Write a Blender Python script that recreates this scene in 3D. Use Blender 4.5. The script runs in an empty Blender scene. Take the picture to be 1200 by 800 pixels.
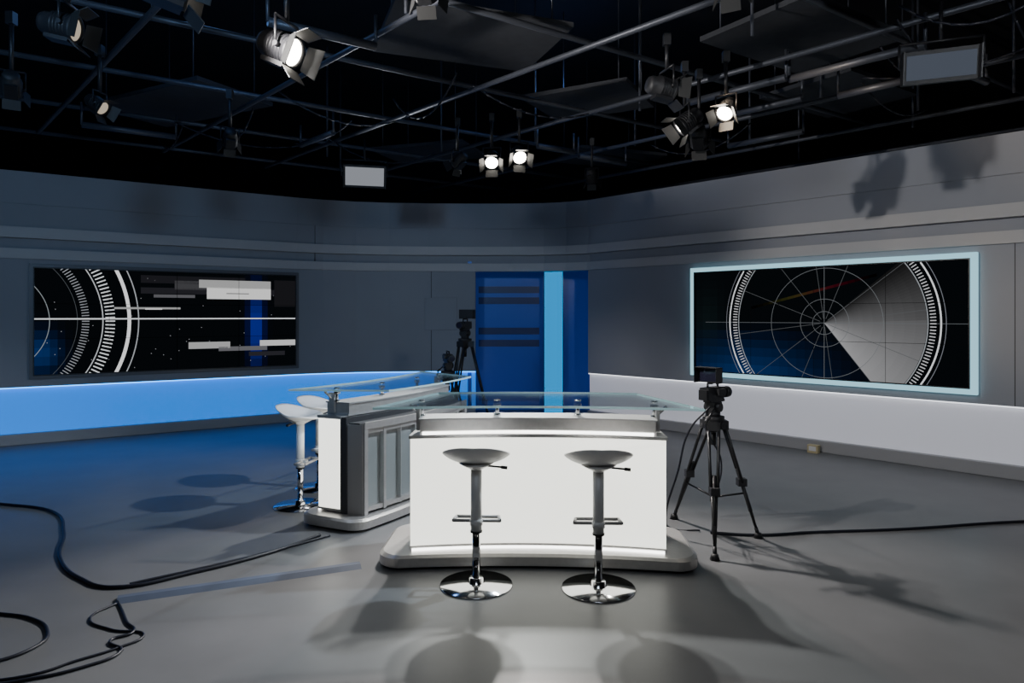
import bpy, bmesh, math, random
from mathutils import Matrix, Vector
random.seed(4)
scene = bpy.context.scene
col = scene.collection

# ------------------------------------------------------------ materials
def pmat(name, rgb, rough=0.5, metal=0.0, noise=0.0, nscale=6.0, bump=0.0, spec=0.5, emis=None, estr=0.0, trans=0.0, ior=1.45, coat=0.0):
    m = bpy.data.materials.new(name); m.use_nodes = True
    nt = m.node_tree; b = nt.nodes['Principled BSDF']
    b.inputs['Base Color'].default_value = (*rgb, 1)
    b.inputs['Roughness'].default_value = rough
    b.inputs['Metallic'].default_value = metal
    b.inputs['Specular IOR Level'].default_value = spec
    b.inputs['IOR'].default_value = ior
    b.inputs['Transmission Weight'].default_value = trans
    b.inputs['Coat Weight'].default_value = coat
    if emis:
        b.inputs['Emission Color'].default_value = (*emis, 1)
        b.inputs['Emission Strength'].default_value = estr
    if noise > 0 or bump > 0:
        tc = nt.nodes.new('ShaderNodeTexCoord')
        n = nt.nodes.new('ShaderNodeTexNoise'); n.inputs['Scale'].default_value = nscale
        n.inputs['Detail'].default_value = 6
        nt.links.new(tc.outputs['Object'], n.inputs['Vector'])
        if noise > 0:
            r = nt.nodes.new('ShaderNodeValToRGB')
            r.color_ramp.elements[0].position = 0.3; r.color_ramp.elements[1].position = 0.7
            r.color_ramp.elements[0].color = tuple([c*(1-noise) for c in rgb])+(1,)
            r.color_ramp.elements[1].color = tuple([min(1, c*(1+noise)) for c in rgb])+(1,)
            nt.links.new(n.outputs['Fac'], r.inputs['Fac'])
            nt.links.new(r.outputs['Color'], b.inputs['Base Color'])
        if bump > 0:
            bp = nt.nodes.new('ShaderNodeBump'); bp.inputs['Strength'].default_value = bump
            bp.inputs['Distance'].default_value = 0.01
            nt.links.new(n.outputs['Fac'], bp.inputs['Height'])
            nt.links.new(bp.outputs['Normal'], b.inputs['Normal'])
    return m

def emat(name, rgb, s):
    m = bpy.data.materials.new(name); m.use_nodes = True
    nt = m.node_tree; nt.nodes.clear()
    e = nt.nodes.new('ShaderNodeEmission'); o = nt.nodes.new('ShaderNodeOutputMaterial')
    e.inputs['Color'].default_value = (*rgb, 1); e.inputs['Strength'].default_value = s
    nt.links.new(e.outputs[0], o.inputs[0])
    return m

M_floor = pmat('floor_linoleum', (0.142, 0.143, 0.148), 0.38, noise=0.10, nscale=2.2, spec=0.45)
M_wall = pmat('wall_paint', (0.29, 0.30, 0.33), 0.55, noise=0.03, nscale=1.5, spec=0.3)
M_rib = pmat('rib_paint', (0.46, 0.45, 0.45), 0.5, noise=0.03, nscale=2, spec=0.35)
M_base = pmat('baseboard_paint', (0.30, 0.30, 0.31), 0.45)
M_seam = pmat('seam_dark', (0.06, 0.06, 0.065), 0.6)
M_black = pmat('black_ceiling', (0.004, 0.004, 0.007), 0.9, noise=0.2, nscale=3)
M_lowR = pmat('light_panel_white', (0.6, 0.6, 0.63), 0.5, emis=(0.85, 0.87, 1.0), estr=0.27)
M_lowL = pmat('light_panel_blue', (0.05, 0.24, 0.6), 0.5, emis=(0.0, 0.19, 0.85), estr=1.0)
M_ledB = emat('led_strip_blue', (0.02, 0.32, 1.0), 5.0)
M_ledW = emat('led_strip_white', (0.9, 0.93, 1.0), 1.8)
M_niche = pmat('niche_blue', (0.012, 0.08, 0.42), 0.3, emis=(0.002, 0.03, 0.20), estr=0.22, spec=0.5)
M_niche2 = pmat('niche_stripe', (0.01, 0.02, 0.08), 0.25, emis=(0.002, 0.015, 0.08), estr=0.2)
M_col = emat('cyan_light_column', (0.0, 0.36, 0.86), 0.92)
M_halo = emat('screen_halo', (0.38, 0.74, 0.88), 1.15)
M_bezel = pmat('bezel_dark', (0.02, 0.022, 0.026), 0.4)
M_bezelg = pmat('bezel_grey', (0.13, 0.135, 0.15), 0.4)
M_silver = pmat('brushed_aluminium', (0.56, 0.545, 0.53), 0.38, metal=0.7, noise=0.05, nscale=30)
M_silver2 = pmat('silver_paint', (0.42, 0.41, 0.41), 0.42, metal=0.3)
M_dgrey = pmat('dark_grey_laminate', (0.045, 0.045, 0.05), 0.4)
M_desklit = pmat('backlit_white', (0.8, 0.8, 0.78), 0.35, emis=(1.0, 1.0, 0.90), estr=2.0)
M_deskled = emat('desk_led', (1.0, 1.0, 0.96), 6)
M_chrome = pmat('chrome', (0.75, 0.75, 0.76), 0.12, metal=1.0)
M_seat = pmat('seat_plastic', (0.82, 0.81, 0.80), 0.35, noise=0.02)
M_post = pmat('stool_post_grey', (0.68, 0.68, 0.68), 0.4, metal=0.1)
M_blk = pmat('black_metal', (0.010, 0.010, 0.012), 0.45, noise=0.2, nscale=20)
M_blk2 = pmat('black_plastic', (0.014, 0.014, 0.016), 0.55, bump=0.1, nscale=60)
M_cable = pmat('cable_rubber', (0.010, 0.011, 0.018), 0.45)
M_ramp = pmat('cable_cover', (0.08, 0.10, 0.15), 0.55, noise=0.08, nscale=10)
M_pipe = pmat('grid_pipe', (0.06, 0.065, 0.08), 0.45, metal=0.4)
M_baffle = pmat('ceiling_baffle', (0.028, 0.030, 0.036), 0.85, noise=0.15, nscale=12)
M_lens = emat('lamp_lens', (1.0, 0.93, 0.82), 28)
M_lensdim = emat('lamp_lens_dim', (1.0, 0.85, 0.65), 0.5)
M_lensoff = pmat('lamp_lens_off', (0.1, 0.1, 0.12), 0.15)
M_soft = emat('soft_panel_face', (0.85, 0.9, 1.0), 0.30)
M_softdim = emat('soft_panel_face_dim', (0.55, 0.65, 0.85), 0.12)
M_blkflap = pmat('barn_door_black', (0.018, 0.018, 0.018), 0.5)
M_tan = pmat('tan_box', (0.45, 0.38, 0.22), 0.6)
M_white = pmat('white_paint', (0.6, 0.6, 0.6), 0.5)
M_red = pmat('lens_glass', (0.02, 0.02, 0.04), 0.05, spec=1.0)

def glass_mat():
    m = bpy.data.materials.new('clear_glass'); m.use_nodes = True
    nt = m.node_tree; nt.nodes.clear()
    o = nt.nodes.new('ShaderNodeOutputMaterial'); mx = nt.nodes.new('ShaderNodeMixShader')
    t = nt.nodes.new('ShaderNodeBsdfTransparent'); g = nt.nodes.new('ShaderNodeBsdfGlossy')
    f = nt.nodes.new('ShaderNodeLayerWeight'); f.inputs['Blend'].default_value = 0.5
    p = nt.nodes.new('ShaderNodeMath'); p.operation = 'POWER'; p.inputs[1].default_value = 4.0
    q = nt.nodes.new('ShaderNodeMath'); q.operation = 'MULTIPLY_ADD'; q.inputs[1].default_value = 0.6; q.inputs[2].default_value = 0.035
    nt.links.new(f.outputs['Facing'], p.inputs[0]); nt.links.new(p.outputs[0], q.inputs[0])
    t.inputs['Color'].default_value = (0.94, 0.975, 0.98, 1); g.inputs['Roughness'].default_value = 0.03
    nt.links.new(q.outputs[0], mx.inputs[0]); nt.links.new(t.outputs[0], mx.inputs[1]); nt.links.new(g.outputs[0], mx.inputs[2])
    nt.links.new(mx.outputs[0], o.inputs[0]); return m
M_glass = glass_mat()
M_gedge = pmat('glass_edge', (0.35, 0.52, 0.55), 0.15, emis=(0.4, 0.65, 0.7), estr=0.15)  # weak emission paints a bright glint along the glass edge

def vcol_mat():
    m = bpy.data.materials.new('screen_pixels'); m.use_nodes = True
    nt = m.node_tree; nt.nodes.clear()
    o = nt.nodes.new('ShaderNodeOutputMaterial'); e = nt.nodes.new('ShaderNodeEmission')
    a = nt.nodes.new('ShaderNodeVertexColor'); a.layer_name = 'Col'
    nt.links.new(a.outputs['Color'], e.inputs['Color']); nt.links.new(e.outputs[0], o.inputs[0]); return m
M_screen = vcol_mat()

# ------------------------------------------------------------ mesh builder
class B:
    def __init__(s):
        s.v = []; s.f = []; s.m = []; s.sm = []; s.mats = []; s.T = Matrix.Identity(4)
    def mi(s, m):
        if m not in s.mats: s.mats.append(m)
        return s.mats.index(m)
    def add(s, vs, fs, m, smooth=False):
        o = len(s.v); k = s.mi(m)
        s.v += [tuple(s.T @ Vector(p)) for p in vs]
        for f in fs:
            s.f.append([i+o for i in f]); s.m.append(k); s.sm.append(smooth)
    def box(s, c, d, m, R=None):
        hx, hy, hz = d[0]/2, d[1]/2, d[2]/2
        vs = [Vector((x*hx, y*hy, z*hz)) for x in (-1, 1) for y in (-1, 1) for z in (-1, 1)]
        if R: vs = [R @ p for p in vs]
        vs = [p+Vector(c) for p in vs]
        s.add(vs, [(0,1,3,2),(4,6,7,5),(0,4,5,1),(2,3,7,6),(0,2,6,4),(1,5,7,3)], m)
    def cyl(s, p, q, r, m, r2=None, n=16, cap=True):
        p = Vector(p); q = Vector(q); r2 = r if r2 is None else r2
        d = (q-p).normalized(); a = d.orthogonal().normalized(); b = d.cross(a)
        vs = []
        for i in range(n):
            t = 2*math.pi*i/n; e = a*math.cos(t)+b*math.sin(t)
            vs.append(p+e*r); vs.append(q+e*r2)
        s.add(vs, [(2*i, 2*((i+1) % n), 2*((i+1) % n)+1, 2*i+1) for i in range(n)], m, True)
        if cap:
            s.add([vs[2*i] for i in range(n)], [tuple(range(n))], m)
            s.add([vs[2*i+1] for i in range(n)], [tuple(range(n))], m)
    def tube(s, pts, r, m, n=8):
        for i in range(len(pts)-1): s.cyl(pts[i], pts[i+1], r, m, n=n)
    def lathe(s, prof, m, c=(0,0,0), n=40, axis='Z'):
        vs = []; fs = []
        for (r, z) in prof:
            for i in range(n):
                t = 2*math.pi*i/n
                if axis == 'Z': vs.append((c[0]+r*math.cos(t), c[1]+r*math.sin(t), c[2]+z))
                else: vs.append((c[0]+r*math.cos(t), c[1]+z, c[2]+r*math.sin(t)))
        for j in range(len(prof)-1):
            for i in range(n):
                k = (i+1) % n
                fs.append((j*n+i, j*n+k, (j+1)*n+k, (j+1)*n+i))
        s.add(vs, fs, m, True)
    def prism(s, out, z0, z1, m, mside=None, out2=None):
        n = len(out); o2 = out2 or out
        a = [(x, y, z0) for x, y in out]; b = [(x, y, z1) for x, y in o2]
        s.add(a, [tuple(range(n))], m); s.add(b, [tuple(range(n))], m)
        s.add(a+b, [(i, (i+1) % n, n+(i+1) % n, n+i) for i in range(n)], mside or m)
    def done(s, name, loc=(0,0,0), rz=0.0, bevel=0.0, parent=None, recalc=True):
        me = bpy.data.meshes.new(name)
        me.from_pydata(s.v, [], s.f); me.update()
        for m in s.mats: me.materials.append(m)
        for p, k, sm in zip(me.polygons, s.m, s.sm):
            p.material_index = k; p.use_smooth = sm
        if recalc:
            bm = bmesh.new(); bm.from_mesh(me)
            bmesh.ops.remove_doubles(bm, verts=bm.verts, dist=1e-5)
            bmesh.ops.recalc_face_normals(bm, faces=bm.faces)
            bm.to_mesh(me); bm.free()
        ob = bpy.data.objects.new(name, me); col.objects.link(ob)
        ob.location = loc; ob.rotation_euler = (0, 0, rz)
        if bevel > 0:
            md = ob.modifiers.new('bevel', 'BEVEL'); md.width = bevel; md.segments = 2
            md.limit_method = 'ANGLE'; md.angle_limit = math.radians(40)
        if parent: ob.parent = parent
        return ob

# ------------------------------------------------------------ room shell
b = B(); b.box((0, 5, -0.05), (19, 20, 0.1), M_floor); b.done('floor')
b = B(); b.box((0, 5, 4.95), (19, 20, 0.1), M_black); b.done('ceiling')
for nm, c, d in (('wall_north', (0, 14.95, 2.45), (19, .1, 4.9)), ('wall_south', (0, -4.95, 2.45), (19, .1, 4.9)),
                 ('wall_west', (-9.45, 5, 2.45), (.1, 19.8, 4.9)), ('wall_east', (9.45, 5, 2.45), (.1, 19.8, 4.9))):
    b = B(); b.box(c, d, M_black); b.done(nm)

pathL = [(-9.3, 6.02), (-6, 8.226), (-3.2, 10.10), (-2.85, 10.29), (-2.4, 10.46), (-1.9, 10.57), (-1.3, 10.63), (-.57, 10.65)]
pathH = [(0, 10.65), (.5, 10.60), (.85, 10.49), (1.175, 10.32)]
pathR = [(9.2, 1.866)]
full = pathL+pathH+pathR
iL = (0, 7); iH = (7, 11); iR = (11, 12)
nor = []
for i, p in enumerate(full):
    a = Vector(full[max(0, i-1)]); c = Vector(full[min(len(full)-1, i+1)])
    if 0 < i < len(full)-1:
        d1 = (Vector(p)-a).normalized(); d2 = (c-Vector(p)).normalized(); d = (d1+d2).normalized()
    else: d = (c-a).normalized()
    nor.append(Vector((d.y, -d.x)))
def ribbon(name, rng, z0, z1, of, ob, m, bevel=0):
    b = B(); i0, i1 = rng
    F = [Vector(full[i])+nor[i]*of for i in range(i0, i1+1)]
    K = [Vector(full[i])+nor[i]*ob for i in range(i0, i1+1)]
    b.prism([tuple(p) for p in F]+[tuple(p) for p in reversed(K)], z0, z1, m)
    return b.done(name, bevel=bevel)
for nm, r in (('left', iL), ('right', iR)):
    ribbon('wall_%s' % nm, r, 0.69, 2.24, 0.05, -0.12, M_wall)
    ribbon('baseboard_%s' % nm, r, 0.0, 0.13, 0.07, -0.12, M_base, 0.006)
ribbon('wall_left_light_panel', iL, 0.13, 0.69, 0.0, -0.12, M_lowL)
ribbon('wall_right_light_panel', iR, 0.13, 0.69, 0.0, -0.12, M_lowR)
ribbon('trim_led_left', iL, 0.675, 0.69, 0.035, 0.01, M_ledB)
ribbon('trim_led_right', iR, 0.675, 0.69, 0.035, 0.01, M_ledW)
allr = (0, 12)
ribbon('trim_1', allr, 2.24, 2.36, 0.085, -0.12, M_rib)
ribbon('trim_2', allr, 2.36, 2.49, 0.0, -0.12, M_wall)
ribbon('trim_3', allr, 2.49, 2.62, 0.085, -0.12, M_rib)
ribbon('trim_4', allr, 2.62, 2.90, 0.04, -0.12, M_wall)
ribbon('wall_upper', allr, 2.90, 3.29, 0.065, -0.12, M_wall)
# seams
def seam(idx, x, y, rz, z0, z1):
    b = B(); b.box((0, 0, (z0+z1)/2), (0.008, 0.012, z1-z0), M_seam); b.done('trim_%d' % idx, (x, y, 0), rz)
aL = math.atan2(.669, 1); aR = math.atan2(-1.054, 1)
nL = Vector((math.sin(aL), -math.cos(aL))); nR = Vector((math.sin(aR), -math.cos(aR)))
seam(10, -2.97+nL.x*.045, 10.235+nL.y*.045, aL, .69, 3.28)
seam(11, 4.80+nR.x*.045, 6.50+nR.y*.045, aR, .69, 2.24)
seam(12, -1.25, 10.578, 0, .69, 2.24)

# niche
b = B()
b.box((.35, 11.3, 1.2), (2.3, .06, 2.4), M_niche)
for z in (1.98, 1.80, 1.3, 1.1): b.box((-.05, 11.262, z), (1.0, .02, .11), M_niche2)  # darker bands paint in reflections across the niche back
b.box((-.66, 10.97, 1.2), (.06, .65, 2.4), M_niche)
b.box((1.33, 10.87, 1.2), (.06, .85, 2.4), M_niche)
b.box((.35, 11.0, 2.43), (2.3, .62, .06), M_niche2)
b.done('wall_niche')
b = B(); b.box((.665, 10.95, 1.19), (.29, .10, 2.38), M_col)
b.box((.665, 10.99, 1.19), (.33, .08, 2.38), M_niche2); b.done('light_column')
b = B(); b.box((0,0,0), (.5, .02, .5), M_wall); b.done('wall_access_panel', (-1.10, 10.575, 1.58), 0, .004)

# ------------------------------------------------------------ screens
def clip(poly, w, h):
    def cl(P, ax, lim, sg):
        out = []
        for i in range(len(P)):
            a = P[i]; c = P[(i+1) % len(P)]
            ia = sg*(a[ax]-lim) <= 0; ic = sg*(c[ax]-lim) <= 0
            if ia: out.append(a)
            if ia != ic:
                t = (lim-a[ax])/(c[ax]-a[ax]); out.append((a[0]+t*(c[0]-a[0]), a[1]+t*(c[1]-a[1])))
        return out
    for ax, lim, sg in ((0, w/2, 1), (0, -w/2, -1), (1, h/2, 1), (1, -h/2, -1)):
        poly = cl(poly, ax, lim, sg)
        if len(poly) < 3: return None
    return poly
class Scr:
    def __init__(s, w, h): s.w = w; s.h = h; s.P = []
    def poly(s, p, c, L):
        q = clip(p, s.w, s.h)
        if q: s.P.append((q, c, L))
    def rect(s, x0, z0, x1, z1, c, L): s.poly([(x0, z0), (x1, z0), (x1, z1), (x0, z1)], c, L)
    def ring(s, cx, cz, r0, r1, a0, a1, n, c, L):
        for i in range(n):
            a = math.radians(a0+(a1-a0)*i/n); e = math.radians(a0+(a1-a0)*(i+1)/n)
            s.poly([(cx+r0*math.cos(a), cz+r0*math.sin(a)), (cx+r1*math.cos(a), cz+r1*math.sin(a)),
                    (cx+r1*math.cos(e), cz+r1*math.sin(e)), (cx+r0*math.cos(e), cz+r0*math.sin(e))], c, L)
    def ticks(s, cx, cz, r0, r1, a0, a1, n, w, c, L):
        for i in range(n):
            a = math.radians(a0+(a1-a0)*i/n); s.line(cx+r0*math.cos(a), cz+r0*math.sin(a), cx+r1*math.cos(a), cz+r1*math.sin(a), w, c, L)
    def line(s, x0, z0, x1, z1, w, c, L):
        d = Vector((x1-x0, z1-z0)).normalized(); n = Vector((-d.y, d.x))*w/2
        s.poly([(x0+n.x, z0+n.y), (x1+n.x, z1+n.y), (x1-n.x, z1-n.y), (x0-n.x, z0-n.y)], c, L)
    def done(s, name, parent, y0):
        vs = []; fs = []; cs = []
        for q, c, L in s.P:
            o = len(vs); vs += [(x, y0-0.0015*L, z) for x, z in q]; fs.append(list(range(o, o+len(q)))); cs += [c]*len(q)
        me = bpy.data.meshes.new(name); me.from_pydata(vs, [], fs)
        at = me.color_attributes.new('Col', 'FLOAT_COLOR', 'CORNER')
        for i, c in enumerate(cs): at.data[i].color = (*c, 1)
        me.materials.append(M_screen)
        ob = bpy.data.objects.new(name, me); col.objects.link(ob); ob.parent = parent
def frame(b, w, h, t, y0, y1, m):
    yc = (y0+y1)/2; d = abs(y1-y0)
    b.box((0, yc, h/2+t/2), (w+2*t, d, t), m); b.box((0, yc, -h/2-t/2), (w+2*t, d, t), m)
    b.box((w/2+t/2, yc, 0), (t, d, h), m); b.box((-w/2-t/2, yc, 0), (t, d, h), m)

# right screen
W, H = 3.04, 1.26
e = bpy.data.objects.new('video_wall_screen', None); col.objects.link(e)
e.location = (3.507+nR.x*.06, 7.865+nR.y*.06, 1.475); e.rotation_euler = (0, 0, aR)
b = B(); b.box((0, .01, 0), (W, .05, H), M_bezel); frame(b, W, H, .012, -.06, .03, M_bezel); b.done('panel', parent=e)
b = B(); frame(b, W+.024, H+.024, .055, -.05, .03, M_halo); b.done('halo_frame', parent=e)
S = Scr(W, H)
N = 30
for i in range(N):
    for j in range(12):
        x0 = -W/2+W*i/N; x1 = x0+W/N; z0 = -H/2+H*j/12; z1 = z0+H/12
        xm = (x0+x1)/2; zm = (z0+z1)/2
        g = math.exp(-((xm+.8)/.75)**2)*max(0, -zm/.63)**1.5
        g2 = math.exp(-((xm+1.35)/.2)**2)*math.exp(-((zm)/.4)**2)*.3
        S.rect(x0, z0, x1, z1, (.002+.006*g2, .003+.022*g+.015*g2, .004+.10*g+.015*g2), 0)
cx, cz = .12, -.005
def sweep(a):  # deg
    if -52 <= a <= 40: return .33*((40-a)/92)**1.1+.010
    return 0
for k in range(46):
    a0 = -52+2*k; c = sweep(a0+1)
    for rr in range(10):
        r0 = 1.03*rr/10; r1 = 1.03*(rr+1)/10
        f = c*(.55+.45*(1-rr/10)) if a0 > 0 else c*(0.72+.28*(1-rr/10))
        S.ring(cx, cz, r0, r1, a0, a0+2, 1, (f, f, f*1.03), 1)
for k in range(20):
    t = k/20; f = math.sin(math.pi*t)**2
    colr = (.05*f*(1-abs(t-.7)), .03*f*math.exp(-((t-.3)/.25)**2), .008*f)
    if f > .02: S.line(cx-.95+1.5*t, cz+.16+.36*t, cx-.95+1.5*(t+.052), cz+.16+.36*(t+.052), .03, colr, 1)
G = (.15, .16, .17)
for r in (.13, .27, .62): S.ring(cx, cz, r-.0025, r+.0025, 0, 360, 72, G, 2)
for k in range(12):
    a = math.radians(k*30+8); S.line(cx+.05*math.cos(a), cz+.05*math.sin(a), cx+1.05*math.cos(a), cz+1.05*math.sin(a), .005, (.09, .095, .10), 2)
S.line(cx-1.5, cz, cx+1.5, cz, .005, (.12, .13, .14), 2)
S.line(cx, -.7, cx, .7, .005, (.16, .17, .18), 2)
WH = (.85, .87, .9)
for sg in (0, 180):
    S.ring(cx, cz, 1.035, 1.045, sg-70, sg+70, 60, (.3, .32, .34), 3)
    S.ticks(cx, cz, 1.06, 1.115, sg-42, sg+42, 48, .010, (.6, .6, .62), 3)
    S.ring(cx, cz, 1.15, 1.165, sg-33, sg+33, 50, WH, 3)
    S.ring(cx, cz, 1.20, 1.206, sg-70, sg+70, 60, (.2, .21, .24), 3)
for i in range(1, 4): S.rect(-W/2+W*i/4-.002, -H/2, -W/2+W*i/4+.002, H/2, (.003, .003, .003), 4)
for j in (1, 2): S.rect(-W/2, -H/2+H*j/3-.002, W/2, -H/2+H*j/3+.002, (.003, .003, .003), 4)
S.done('display', e, -.018)

# left screen
W, H = 3.14, 1.30
e = bpy.data.objects.new('video_wall_screen', None); col.objects.link(e)
e.location = (-4.528+nL.x*.055, 9.21+nL.y*.055, 1.483); e.rotation_euler = (0, 0, aL)
b = B(); b.box((0, .01, 0), (W, .04, H), M_bezel); frame(b, W, H, .012, -.03, .03, M_bezel); frame(b, W+.024, H+.024, .04, -.022, .03, M_bezelg); b.done('panel', parent=e)
S = Scr(W, H)
for i in range(40):
    for j in range(12):
        x0 = -W/2+W*i/40; x1 = x0+W/40; z0 = -H/2+H*j/12; z1 = z0+H/12
        xm = (x0+x1)/2; zm = (z0+z1)/2
        g = math.exp(-((xm-1.02)/.08)**2)*math.exp(-((zm+.1)/.45)**2)
        g2 = math.exp(-((xm+1.5)/.16)**2)*math.exp(-((zm+.38)/.2)**2)*.7
        S.rect(x0, z0, x1, z1, (.002+.005*g, .003+.015*g+.03*g2, .004+.26*g+.15*g2), 0)
cx = -1.58-.5
S.ring(cx, .0, .66, .668, -70, 70, 60, (.25, .28, .3), 1)
S.ring(cx, .0, .95, .955, -70, 70, 60, (.08, .09, .10), 1)
S.ticks(cx, .0, 1.0, 1.08, -45, 45, 46, .010, (.3, .31, .34), 1)
S.ring(cx, .0, 1.22, 1.232, -50, 50, 60, (.5, .52, .55), 1)
S.ticks(cx, .0, 1.255, 1.36, -35, 35, 34, .014, WH, 1)
S.ring(cx, .0, 1.50, 1.54, -40, 40, 60, (.95, .95, .97), 1)
S.ring(cx, .0, 1.62, 1.632, -40, 40, 60, (.4, .42, .45), 1)
S.rect(-1.57, .022, 1.57, .038, (.8, .82, .85), 2)
def sx(s): return s-1.58
S.rect(sx(1.15), .50, sx(2.45), .60, (.012, .012, .015), 2)
S.rect(sx(1.15), .36, sx(2.9), .44, (.016, .016, .02), 2)
S.rect(sx(1.55), .42, sx(2.05), .54, (.05, .05, .055), 2)
S.rect(sx(1.3), .31, sx(1.8), .35, (.10, .10, .11), 3)
S.rect(sx(1.85), .45, sx(2.80), .56, (.36, .36, .36), 3)
S.rect(sx(1.95), .30, sx(2.80), .46, (.75, .75, .74), 3)
S.rect(sx(2.2), .37, sx(2.5), .385, (.2, .2, .2), 4)
S.rect(sx(2.85), .20, sx(3.2), .58, (.010, .010, .012), 3)
S.rect(sx(.85), .155, sx(1.62), .18, (.35, .35, .35), 3)
S.rect(sx(1.2), .15, sx(1.4), .165, (.8, .8, .8), 4)
S.rect(sx(1.72), -.38, sx(2.25), -.29, (.38, .38, .38), 3)
S.rect(sx(2.1), -.42, sx(2.75), -.36, (.12, .12, .13), 3)
S.rect(sx(2.65), -.36, sx(3.2), -.28, (.6, .6, .6), 3)
S.rect(sx(2.5), -.50, sx(3.0), -.44, (.02, .02, .025), 3)
for k in range(50):
    x = random.uniform(-1.5, 1.5); z = random.uniform(-.62, .6)
    S.rect(x, z, x+.009, z+.009, (.3, .3, .32), 2)
for i in range(1, 4): S.rect(-W/2+W*i/4-.0025, -H/2, -W/2+W*i/4+.0025, H/2, (.0, .0, .0), 5)
for j in (1, 2): S.rect(-W/2, -H/2+H*j/3-.002, W/2, -H/2+H*j/3+.002, (.0, .0, .0), 5)
S.done('display', e, -.013)

# ------------------------------------------------------------ desks
def arc_out(h, yf, yb, sag, n=24, hb=None, rc=0.0):
    """outline: concave front (ends nearer viewer), back follows same arc; optional rounded corners"""
    hb = h if hb is None else hb
    pts = []
    H0 = h-rc; HB = hb-rc
    def c(x): return -sag*(x/h)**2
    if rc > 0:
        for k in range(9):
            t = math.pi*1.0+math.pi/2*k/8
            pts.append((-H0+rc*math.cos(t), yf+c(H0)+rc+rc*math.sin(t)))
    for i in range(n+1):
        x = -H0+2*H0*i/n; pts.append((x, yf+c(x)))
    if rc > 0:
        for k in range(1, 9):
            t = -math.pi/2+math.pi/2*k/8
            pts.append((H0+rc*math.cos(t), yf+c(H0)+rc+rc*math.sin(t)))
        for k in range(9):
            t = math.pi/2*k/8
            pts.append((HB+rc*math.cos(t), yb+c(HB)-rc+rc*math.sin(t)))
    for i in range(n+1):
        x = HB-2*HB*i/n; pts.append((x, yb+c(x)))
    if rc > 0:
        for k in range(1, 9):
            t = math.pi/2+math.pi/2*k/8
            pts.append((-HB+rc*math.cos(t), yb+c(HB)-rc+rc*math.sin(t)))
    # drop duplicates
    out = []
    for p in pts:
        if not out or (Vector(p)-Vector(out[-1])).length > 1e-4: out.append(p)
    return out
def desk(name, loc, rz, hp, yb, gyb):
    b = B(); sag = .085; h = .79
    b.prism(arc_out(hp-.03, -.10, yb-.03, sag, rc=.12), 0.0, .02, M_dgrey)
    b.prism(arc_out(hp, -.13, yb, sag, rc=.14), .02, .075, M_silver)
    b.prism(arc_out(hp, -.13, yb, sag, rc=.14), .075, .09, M_silver, out2=arc_out(hp-.02, -.11, yb-.02, sag, rc=.14))
    # bottom led and lit box
    b.prism(arc_out(h-.01, -.012, .0, sag), .09, .104, M_deskled)
    b.prism(arc_out(h-.02, .0, .19, sag), .09, .104, M_silver)
    b.prism(arc_out(h, .0, .20, sag), .118, .785, M_desklit)
    b.prism(arc_out(h+.006, -.006, .21, sag), .104, .119, M_silver)
    b.prism(arc_out(h+.008, -.008, .215, sag), .785, .806, M_silver)
    # dark strip behind the lit end
    b.prism(arc_out(h+.004, .205, .26, sag), .09, .80, M_dgrey)
    # led line + upper silver band
    b.prism(arc_out(h-.07, .028, .04, sag), .806, .822, M_deskled)
    b.prism(arc_out(h-.05, .04, .24, sag), .806, .822, M_silver2)
    b.prism(arc_out(h-.055, .035, .24, sag), .822, .895, M_silver)
    b.prism(arc_out(h-.045, .028, .25, sag), .895, .905, M_silver2)
    # working surface
    b.prism(arc_out(h-.02, .26, yb-.06, sag), .735, .76, M_dgrey)
    b.prism(arc_out(h-.02, yb-.06, yb-.045, sag), .72, .77, M_silver)
    # rear: silver-grey vertical panels between aluminium posts
    yr = yb-.075
    for sg in (-1, 1):
        x = sg*(h-.02); b.box((x, (yr+.26)/2-sag, .42), (.02, yr-.26+.02, .66), M_silver2)
        x = sg*(h-.035); b.box((x, yr-sag*.93, .42), (.04, .045, .68), M_silver)
    b.prism(arc_out(h-.05, yr-.03, yr-.018, sag), .11, .72, M_silver2)
    for x in (-.56, -.38, -.19, 0, .19, .38, .56):
        yy = -sag*(x/h)**2
        b.box((x, yr+yy-.005, .41), (.030 if abs(abs(x)-.19) < .01 or abs(abs(x)-.56) < .01 else .012, .035, .62), M_silver)
    for z in (.125, .70):
        b.prism(arc_out(h-.05, yr-.02, yr+.014, sag), z-.016, z+.016, M_silver)
    b.prism(arc_out(h-.04, yr+.01, yr+.016, sag), .16, .66, M_glass)
    # glass top with edge
    g = arc_out(hp, -.15, gyb, sag*1.3, hb=hp-.28, n=30)
    b.prism(g, .988, 1.003, M_glass, mside=M_gedge)
    # standoffs
    for x in (-h+.05, -.26, .26, h-.05):
        yy = -sag*(x/h)**2+.12
        b.cyl((x, yy, .90), (x, yy, .985), .012, M_chrome)
        b.cyl((x, yy, .965), (x, yy, .987), .026, M_chrome)
        b.cyl((x, yy, .905), (x, yy, .918), .024, M_chrome)
        b.cyl((x, yy, 1.003), (x, yy, 1.012), .022, M_chrome)
    for sg in (-1, 1):
        x = sg*(h-.035); yy = -sag+.10
        b.box((x, yy, .90), (.022, .05, .15), M_silver)
        b.cyl((x, yy, .93), (x+sg*.05, yy-.03, .985), .010, M_chrome)
    # recessed monitors lying in the work surface
    for x, w in ((-.30, .42), (.32, .42)):
        if yb > .5:
            b.box((x, .42, .80), (w, .22, .02), M_blk2, Matrix.Rotation(math.radians(25), 3, 'X'))
            b.box((x, .415, .811), (w-.03, .19, .004), M_red, Matrix.Rotation(math.radians(25), 3, 'X'))
            b.box((x, .46, .772), (.1, .1, .03), M_blk)
    return b.done(name, loc, rz, bevel=.002)
desk('news_desk', (.160, 4.305, 0), math.radians(-2.0), .985, .56, .62)
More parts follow.
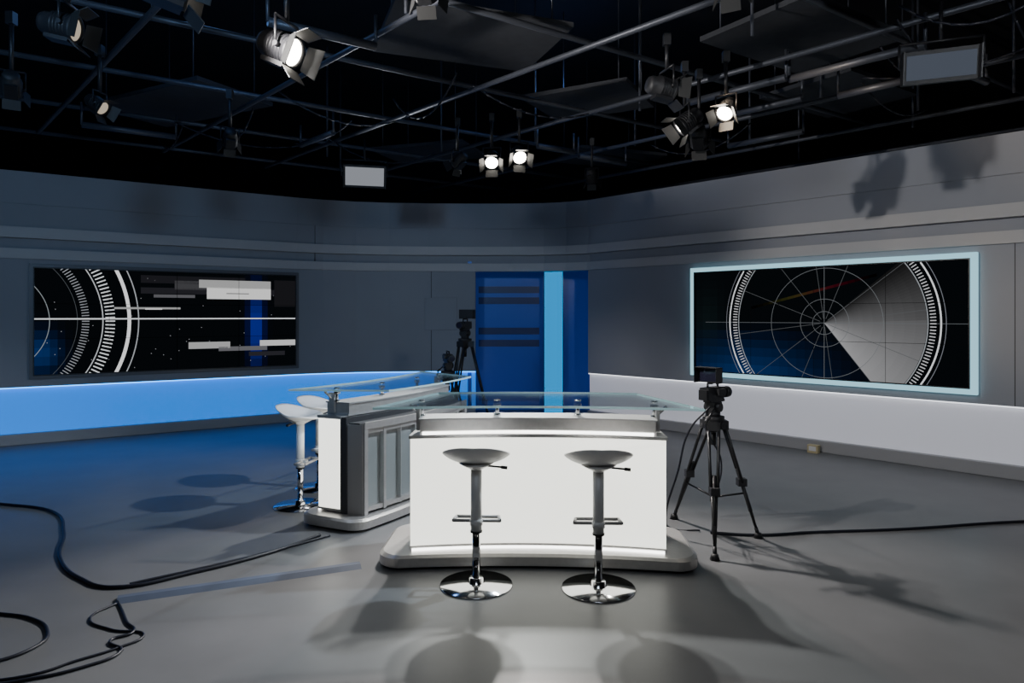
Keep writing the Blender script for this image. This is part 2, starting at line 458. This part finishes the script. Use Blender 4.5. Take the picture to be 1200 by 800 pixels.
desk('news_desk', (-1.046, 5.82, 0), math.atan2(-.907, -.42), .92, .46, .50)

# ------------------------------------------------------------ stools
def stool(loc, rz):
    b = B()
    b.lathe([(0, 0), (.208, 0), (.211, .003), (.208, .008), (.05, .012), (.042, .016), (.040, .045), (.0, .045)], M_chrome)
    b.cyl((0, 0, .04), (0, 0, .36), .0235, M_chrome, n=24)
    b.cyl((0, 0, .31), (0, 0, .67), .032, M_post, n=24)
    b.cyl((0, 0, .305), (0, 0, .315), .035, M_blk, n=24)
    # footrest
    fz = .365
    b.cyl((0, 0, fz-.018), (0, 0, fz+.018), .037, M_post, n=24)
    b.cyl((-.135, .02, fz), (.135, .02, fz), .010, M_silver2)
    b.box((0, .03, fz), (.04, .06, .02), M_post)
    for s_ in (-1, 1):
        b.cyl((s_*.135, .02, fz), (s_*.125, .10, fz), .010, M_silver2)
    b.cyl((-.125, .10, fz), (.125, .10, fz), .010, M_silver2)
    # underside boss & lever
    b.lathe([(.031, .665), (.040, .672), (.075, .690), (.10, .705), (0, .715)], M_seat)
    b.cyl((.03, 0, .69), (.17, -.02, .682), .006, M_blk)
    b.cyl((.145, -.016, .683), (.18, -.022, .681), .010, M_blk)
    # seat shell
    n = 48; R = 14
    def prof(r, t):
        x = .195*r*math.cos(t); y = .175*r*math.sin(t)
        rear = max(0, -math.sin(t)); fr = max(0, math.sin(t))
        z = .708+.034*r**2+.078*(rear**1.2)*r**2.2+.014*abs(math.cos(t))*r**3-.022*(fr**2)*r**4
        y -= .02*rear*r**3
        return x, y, z
    vs = []; fs = []
    for k in range(R+1):
        for i in range(n):
            x, y, z = prof(max(k/R, .001), 2*math.pi*i/n); vs.append((x, y, z+.010*(1-(k/R)**6)+.004))
    for k in range(R+1):
        for i in range(n):
            x, y, z = prof(max(k/R, .001), 2*math.pi*i/n); vs.append((x*.995, y*.995, z-.010*(1-(k/R)**6)-.004))
    o = (R+1)*n
    for k in range(R):
        for i in range(n):
            j = (i+1) % n
            fs.append((k*n+i, k*n+j, (k+1)*n+j, (k+1)*n+i)); fs.append((o+k*n+i, o+(k+1)*n+i, o+(k+1)*n+j, o+k*n+j))
    for i in range(n):
        j = (i+1) % n; fs.append((R*n+i, R*n+j, o+R*n+j, o+R*n+i))
    b.add(vs, fs, M_seat, True)
    b.done('bar_stool', loc, rz)
stool((-.206, 3.935, 0), math.radians(-2))
stool((.492, 3.885, 0), math.radians(-2))
stool((-1.73, 5.58, 0), math.radians(-100))
stool((-1.74, 6.16, 0), math.radians(-110))

# ------------------------------------------------------------ tripods with cameras
def tripod_cam(loc, feet, apex, cam_rz, cs=1.0, hood=True, big=False):
    b = B()
    for fx, fy in feet:
        f = Vector((fx, fy, .02)); d = f.copy(); d.z = 0; dn = d.normalized(); sd = Vector((-dn.y, dn.x, 0))
        top = dn*.07+Vector((0, 0, apex-.06))
        mid = top.lerp(f, .52)
        for s_ in (-1, 1):
            b.cyl(top+sd*.035*s_, mid+sd*.022*s_, .011, M_blk, n=10)
        b.cyl(top.lerp(f, .40)+Vector((0,0,0)), mid.lerp(f, .55), .014, M_blk, n=10)
        for s_ in (-1, 1):
            b.cyl(mid+sd*.016*s_, f.lerp(mid, .12), .010, M_blk, n=10)
        b.box(mid, (.06, .06, .05), M_blk2)
        b.box(top, (.09, .05, .06), M_blk2, Matrix.Rotation(math.atan2(sd.y, sd.x), 3, 'Z'))
        b.cyl(f.lerp(mid, .14), f, .013, M_blk)
        b.lathe([(0, .02), (.022, .015), (.032, -.02), (0, -.02)], M_blk2, c=f, n=16)
        # spreader arm
        sp = top.lerp(f, .62); b.cyl((0, 0, sp.z-.03), sp, .007, M_blk, n=8)
    b.cyl((0, 0, top.lerp(f, .62).z-.06), (0, 0, top.lerp(f, .62).z), .025, M_blk)
    a = apex
    b.lathe([(0, -.12), (.03, -.11), (.055, -.07), (.075, -.02), (.075, .0), (0, .0)], M_blk2, c=(0, 0, a), n=24)
    b.cyl((0, 0, a-.2), (0, 0, a-.1), .02, M_blk)
    old = b.T; b.T = Matrix.Translation((0, 0, a)) @ Matrix.Rotation(cam_rz, 4, 'Z') @ Matrix.Scale(cs, 4)
    b.cyl((0, 0, 0), (0, 0, .035), .055, M_blk2, n=24)
    b.box((0, 0, .075), (.09, .11, .08), M_blk2)
    b.cyl((-.07, 0, .075), (.07, 0, .075), .035, M_blk, n=20)
    b.box((0, .01, .125), (.07, .20, .02), M_blk)
    b.cyl((.05, -.05, .07), (.08, -.20, .0), .009, M_blk)
    b.cyl((.076, -.17, .01), (.085, -.24, -.02), .014, M_blk2)
    # camera body (forward = +y)
    b.box((0, -.02, .185), (.085, .22, .10), M_blk2)
    b.box((0, -.13, .18), (.075, .04, .08), M_blk)
    b.cyl((0, .08, .185), (0, .14, .185), .040, M_blk, n=24)
    b.cyl((0, .14, .185), (0, .20, .185), .046, M_blk2, n=24)
    b.cyl((0, .198, .185), (0, .203, .185), .036, M_red, n=24)
    b.tube([(0, .06, .235), (0, .06, .27), (0, -.08, .27), (0, -.08, .235)], .009, M_blk)
    if hood:
        b.cyl((0, -.03, .26), (0, -.03, .30), .012, M_blk)
        b.box((0, -.04, .335), (.20, .03, .12), M_blk2)
        b.box((0, -.075, .398), (.205, .09, .005), M_blk)
        for s_ in (-1, 1): b.box((s_*.102, -.075, .335), (.005, .09, .125), M_blk)
        b.box((0, -.057, .335), (.18, .004, .10), M_red)
    b.box((.06, .02, .20), (.03, .10, .05), M_blk2)
    b.T = old
    b.done('studio_camera_tripod', loc, 0)
tripod_cam((1.41, 4.78, 0), [(-.12, -.44), (.31, -.01), (-.17, .44)], .85, math.radians(-50), .86)
tripod_cam((-.52, 7.55, 0), [(-.22, -.36), (.36, -.05), (-.20, .36)], 1.30, math.radians(160), .80)
tripod_cam((-.66, 7.05, 0), [(-.30, -.28), (.30, -.28), (0, .40)], .98, math.radians(200), .75, hood=False)

# ------------------------------------------------------------ cables
def cable(name, pts, r, m=M_cable):
    cu = bpy.data.curves.new(name, 'CURVE'); cu.dimensions = '3D'; cu.bevel_depth = r; cu.bevel_resolution = 3
    sp = cu.splines.new('BEZIER'); sp.bezier_points.add(len(pts)-1)
    for p, q in zip(sp.bezier_points, pts):
        p.co = q if len(q) == 3 else (q[0], q[1], r); p.handle_left_type = p.handle_right_type = 'AUTO'
    cu.materials.append(m); ob = bpy.data.objects.new(name, cu); col.objects.link(ob)
cable('floor_cable', [(-4.9, 5.75), (-4.19, 5.59), (-3.64, 5.39), (-3.19, 4.86), (-2.88, 4.35), (-2.525, 4.0), (-2.25, 3.875), (-1.90, 4.11), (-1.56, 4.46), (-1.35, 4.80)], .011)
cable('floor_cable', [(-2.9, 3.6), (-2.66, 3.54), (-2.47, 3.49), (-2.28, 3.35), (-2.22, 3.2), (-2.35, 3.01), (-2.7, 2.9)], .008)
cable('floor_cable', [(-2.14, 3.70), (-2.06, 3.6), (-1.94, 3.44), (-1.85, 3.33), (-1.91, 3.25), (-1.80, 3.14), (-1.90, 2.99), (-2.1, 2.88), (-2.3, 2.8)], .007)
cable('floor_cable', [(-2.12, 3.68), (-2.16, 3.5), (-1.97, 3.36), (-1.78, 3.30), (-1.84, 3.17), (-1.96, 3.05), (-2.05, 2.95), (-2.4, 2.85)], .006)
cable('floor_cable', [(-2.2, 3.93), (-1.85, 4.22), (-1.5, 4.55), (-1.28, 4.80)], .008)
cable('floor_cable', [(1.41, 4.85), (1.72, 4.80), (2.13, 4.86), (2.79, 4.93), (3.84, 5.12), (5.4, 5.2)], .010)
cable('camera_cable', [(1.38, 4.75, .92), (1.25, 4.80, .75), (1.18, 4.85, .45), (1.10, 4.88, .10), (1.15, 4.95, .012), (1.35, 4.9, .012)], .007)
cable('camera_cable', [(1.40, 4.80, .95), (1.34, 4.74, .80), (1.44, 4.70, .55), (1.40, 4.74, .25), (1.42, 4.84, .015)], .006)
b = B()
L = 1.31
b.prism([(-L/2, -.055), (L/2, -.055), (L/2, .055), (-L/2, .055)], 0, .022, M_ramp, out2=[(-L/2, -.02), (L/2, -.02), (L/2, .02), (-L/2, .02)])
b.done('cable_cover', (-1.545, 3.975, 0), math.atan2(.56, 1.31))
b = B(); b.box((0, 0, .045), (.12, .07, .09), M_tan); b.box((0, -.036, .05), (.08, .004, .05), M_white)
b.done('floor_socket_box', (3.42, 7.74, 0), aR, .004)

# ------------------------------------------------------------ lighting grid
b = B()
dA = Vector((.688, -.725)); dB = Vector((.831, .556))
def gridpipe(p0, d, L, z, r=.022):
    p = Vector(p0)-d*L/2; q = Vector(p0)+d*L/2
    b.cyl((p.x, p.y, z), (q.x, q.y, z), r, M_pipe, n=10)
for k in range(9):
    c = Vector((0, 5.6))+Vector((-dA.y, dA.x)).normalized()*(k-4)*1.25
    gridpipe(c, dA, 9.5, 3.52)
for k in range(8):
    c = Vector((0, 5.6))+Vector((-dB.y, dB.x)).normalized()*(k-3.5)*1.35
    gridpipe(c, dB, 9.5, 3.62)
for k in range(26):
    x = random.uniform(-4.5, 4.5); y = random.uniform(3.2, 9); L_ = random.uniform(.5, 1.2)
    b.cyl((x, y, 3.5), (x, y, 4.85), .012, M_pipe, n=8)
for k in range(12):
    x = random.uniform(-4.5, 4); y = random.uniform(4, 8.5); d = random.choice((dA, dB)); q = Vector((x, y))+d*random.uniform(.5, 1.1)
    b.cyl((x, y, 3.42), (q.x, q.y, 3.42), .03, M_pipe, n=10)
    b.cyl((x, y, 3.42), (x, y, 3.64), .012, M_pipe, n=8)
    b.cyl((q.x, q.y, 3.42), (q.x, q.y, 3.64), .012, M_pipe, n=8)
# cables looped along the pipes
for k in range(16):
    x = random.uniform(-4.6, 3.5); y = random.uniform(3.6, 8.0); d = random.choice((dA, dB)); Lk = random.uniform(.7, 1.5); sg_ = random.uniform(.08, .28)
    pts = []
    for i in range(11):
        t = i/10; p = Vector((x, y))+d*Lk*t
        pts.append((p.x, p.y, 3.54-sg_*4*t*(1-t)))
    b.tube(pts, .008, M_cable, n=6)
b.done('ceiling_lighting_grid')

def baffle(x, y, w, d, rz, z=3.75, tilt=0):
    b = B(); b.box((0, 0, 0), (w, d, .04), M_baffle)
    for sx_ in (-1, 1):
        for sy in (-1, 1): b.cyl((sx_*w*.4, sy*d*.4, 0), (sx_*w*.4, sy*d*.4, 4.9-z), .006, M_pipe, n=6)
    b.done('acoustic_baffle', (x, y, z), rz)
baffle(-.34, 5.4, 1.35, 1.0, aL*.6)
baffle(2.30, 5.4, 1.3, .95, aL)
baffle(3.25, 6.8, 1.2, .95, aL)
baffle(.79, 7.0, 1.1, .9, aR*.6)
baffle(1.35, 9.5, 1.3, .9, aL*.6)
baffle(-3.45, 7.1, 1.7, .9, aR*.6)
baffle(-1.1, 9.2, 1.3, .9, aR*.4)

def fixture(name, loc, target, s=1.0, lit=False, power=0, color=(1, .9, .78), size=70, pz=3.52, soft=.05, flap=35, blend=.5, lens=None):
    b = B(); loc = Vector(loc); d = (Vector(target)-loc).normalized()
    R = d.to_track_quat('Y', 'Z').to_matrix().to_4x4(); b.T = R @ Matrix.Scale(s, 4)
    b.lathe([(0, -.20), (.07, -.20), (.085, -.17), (.085, -.12), (.10, -.11), (.10, .04), (.108, .045), (.108, .065), (.092, .065), (.088, .05)], M_blk2, axis='Y', n=28)
    for k in range(5): b.lathe([(.10, -.09+.025*k), (.106, -.085+.025*k), (.10, -.08+.025*k)], M_blk, axis='Y', n=28)
    b.lathe([(0, .056), (.05, .054), (.089, .048)], lens or (M_lens if lit else M_lensoff), axis='Y', n=28)
    b.box((0, -.04, -.105), (.12, .18, .03), M_blk)
    for k in range(4):
        Q = Matrix.Rotation(k*math.pi/2, 4, 'Y'); old = b.T; b.T = b.T @ Q
        a = math.radians(flap); w = .085; w2 = .105 if k % 2 else .085; l = .11
        y0, z0 = .07, .105; y1, z1 = y0+l*math.cos(a), z0+l*math.sin(a)
        P = [(-w, y0, z0), (w, y0, z0), (w2, y1, z1), (-w2, y1, z1)]
        n_ = Vector((0, -math.sin(a), math.cos(a)))*.003
        A = [Vector(p)+n_ for p in P]; C = [Vector(p)-n_ for p in P]
        b.add(A+C, [(0,1,2,3), (7,6,5,4), (0,4,5,1), (1,5,6,2), (2,6,7,3), (3,7,4,0)], M_blkflap)
        b.T = old
    b.T = Matrix.Identity(4)
    side = d.cross(Vector((0, 0, 1))).normalized()*.125*s; up = Vector((0, 0, .19*s))
    for sg in (-1, 1):
        b.cyl(side*sg*.78, side*sg*1.08, .018*s, M_blk, n=12)
        b.cyl(side*sg, side*sg+up, .010*s, M_blk, n=8)
    b.cyl(-side+up, side+up, .011*s, M_blk, n=8)
    b.cyl(up, (0, 0, pz-loc.z), .014, M_blk, n=10)
    b.box((0, 0, pz-loc.z-.01), (.05, .05, .08), M_blk)
    ob = b.done(name, loc)
    if power:
        ld = bpy.data.lights.new('bulb', 'SPOT'); ld.energy = power; ld.color = color
        ld.spot_size = math.radians(size); ld.spot_blend = blend; ld.shadow_soft_size = soft
        lo = bpy.data.objects.new('bulb', ld); col.objects.link(lo); lo.parent = ob
        lo.location = d*.085*s; lo.rotation_euler = d.to_track_quat('-Z', 'Y').to_euler()
    return ob
# back key pair
fixture('fresnel_spotlight', (-.20, 6.75, 3.08), (-.3, 3.2, .2), .70, True, 540, (1, .95, .90), 78)
fixture('fresnel_spotlight', (.07, 6.62, 3.10), (.8, 3.0, .2), .70, True, 540, (1, .95, .90), 78)
# right cluster
fixture('fresnel_spotlight', (1.36, 5.38, 3.06), (-2.6, 4.9, .0), .75, True, 560, (.80, .89, 1), 74)
fixture('fresnel_spotlight', (1.62, 5.17, 3.10), (-.2, 3.0, .5), .65, True, 60, (1, .93, .84), 60)
fixture('fresnel_spotlight', (1.10, 4.85, 3.16), (5.4, 6.2, 2.5), .75, False, 110, (1, .78, .55), 50)
fixture('fresnel_spotlight', (1.52, 5.55, 2.98), (2.6, 8.4, 1.0), .7, False)
# left foreground
fixture('fresnel_spotlight', (-1.28, 3.88, 3.06), (2.1, 2.9, 1.5), .85, True, 25, (1, .95, .88), 60)
fixture('fresnel_spotlight', (-1.6, 3.25, 3.12), (3.6, 6.8, 1.9), .9, True, 420, (1, .96, .92), 80, soft=.04)
fixture('fresnel_spotlight', (-2.42, 3.72, 3.12), (1.0, 4.0, 2.4), .7, lens=M_lensdim)
fixture('fresnel_spotlight', (-3.05, 5.05, 3.10), (0, 4.6, 1.0), .55, lens=M_lensdim)
for l_, t_ in (((-2.5, 6.05, 3.1), (-4, 9, 1)), ((-.55, 6.9, 3.1), (-3, 9, 1)), ((-3.3, 4.5, 3.05), (-5, 7, 1)),
               ((-.45, 3.55, 3.24), (0, 8, 1)), ((1.15, 3.6, 3.3), (3, 7, 1)),
               ((.9, 7.7, 3.1), (1.4, 9.5, 1))):
    fixture('fresnel_spotlight', l_, t_, .6, False)
# added fill spots, unseen beside the camera, brighten the walls (left cool, right neutral)
fixture('fresnel_spotlight', (-2.2, 1.0, 3.1), (-4.0, 9.5, 2.3), 1.1, True, 420, (.34, .60, 1), 78, soft=.22)
fixture('fresnel_spotlight', (2.2, .8, 3.1), (3.0, 8.4, 2.1), 1.1, True, 230, (.86, .92, 1), 76, soft=.22)
def softpanel(loc, target, w, h, m, power=0, color=(.9, .94, 1), pz=3.52):
    b = B(); loc = Vector(loc); d = (Vector(target)-loc).normalized()
    b.T = d.to_track_quat('Y', 'Z').to_matrix().to_4x4()
    b.box((0, -.03, 0), (w+.05, .06, h+.05), M_blk2); b.box((0, .003, 0), (w, .006, h), m)
    for sg in (-1, 1): b.box((sg*(w/2+.02), .02, 0), (.008, .05, h+.05), M_blk)
    b.T = Matrix.Identity(4)
    side = d.cross(Vector((0, 0, 1))).normalized()*(w/2+.04)
    for sg in (-1, 1):
        b.cyl(side*sg, side*sg+Vector((0, 0, h/2+.08)), .008, M_blk, n=8)
    b.cyl(-side+Vector((0, 0, h/2+.08)), side+Vector((0, 0, h/2+.08)), .008, M_blk, n=8)
    b.cyl((0, 0, h/2+.08), (0, 0, pz-loc.z), .012, M_blk, n=8)
    ob = b.done('ceiling_light_panel', loc)
    if power:
        ld = bpy.data.lights.new('panel_light', 'AREA'); ld.shape = 'RECTANGLE'; ld.size = w; ld.size_y = h; ld.energy = power; ld.color = color
        lo = bpy.data.objects.new('panel_light', ld); col.objects.link(lo); lo.parent = ob
        lo.location = d*.05; lo.rotation_euler = d.to_track_quat('-Z', 'Y').to_euler()
softpanel((-1.64, 7.6, 3.1), (-.4, 2.5, 1.2), .42, .20, M_soft, 8)
softpanel((2.69, 4.28, 3.12), (1.2, .4, 2.4), .38, .15, M_softdim)
softpanel((2.35, 3.95, 3.55), (1.2, .4, 2.8), .45, .12, M_softdim, pz=3.62)
softpanel((0, 1.2, 3.3), (0, 5, .3), 1.0, .6, M_soft, 13, (.75, .86, 1))  # added fill panel, unseen above the frame, lifts the whole set

# added faint blue fill lights, no fixture, tinting the grid pipes
ld = bpy.data.lights.new('grid_fill_light', 'POINT'); ld.energy = 11; ld.color = (.18, .40, 1); ld.shadow_soft_size = .2
lo = bpy.data.objects.new('grid_fill_light', ld); col.objects.link(lo); lo.location = (.5, 7.4, 4.0)
ld = bpy.data.lights.new('grid_fill_light', 'POINT'); ld.energy = 11; ld.color = (.18, .40, 1); ld.shadow_soft_size = .2
lo = bpy.data.objects.new('grid_fill_light', ld); col.objects.link(lo); lo.location = (-2.5, 5.4, 4.0)

w = bpy.data.worlds.new('studio_world'); scene.world = w; w.use_nodes = True
w.node_tree.nodes['Background'].inputs[0].default_value = (.01, .012, .016, 1)
w.node_tree.nodes['Background'].inputs[1].default_value = .3

# ------------------------------------------------------------ camera
cd = bpy.data.cameras.new('camera'); cd.lens = 24; cd.sensor_width = 36; cd.shift_y = -.025; cd.clip_start = .05
co = bpy.data.objects.new('camera', cd); col.objects.link(co); co.location = (0, 0, 1.55); co.rotation_euler = (math.pi/2, 0, 0)
scene.camera = co
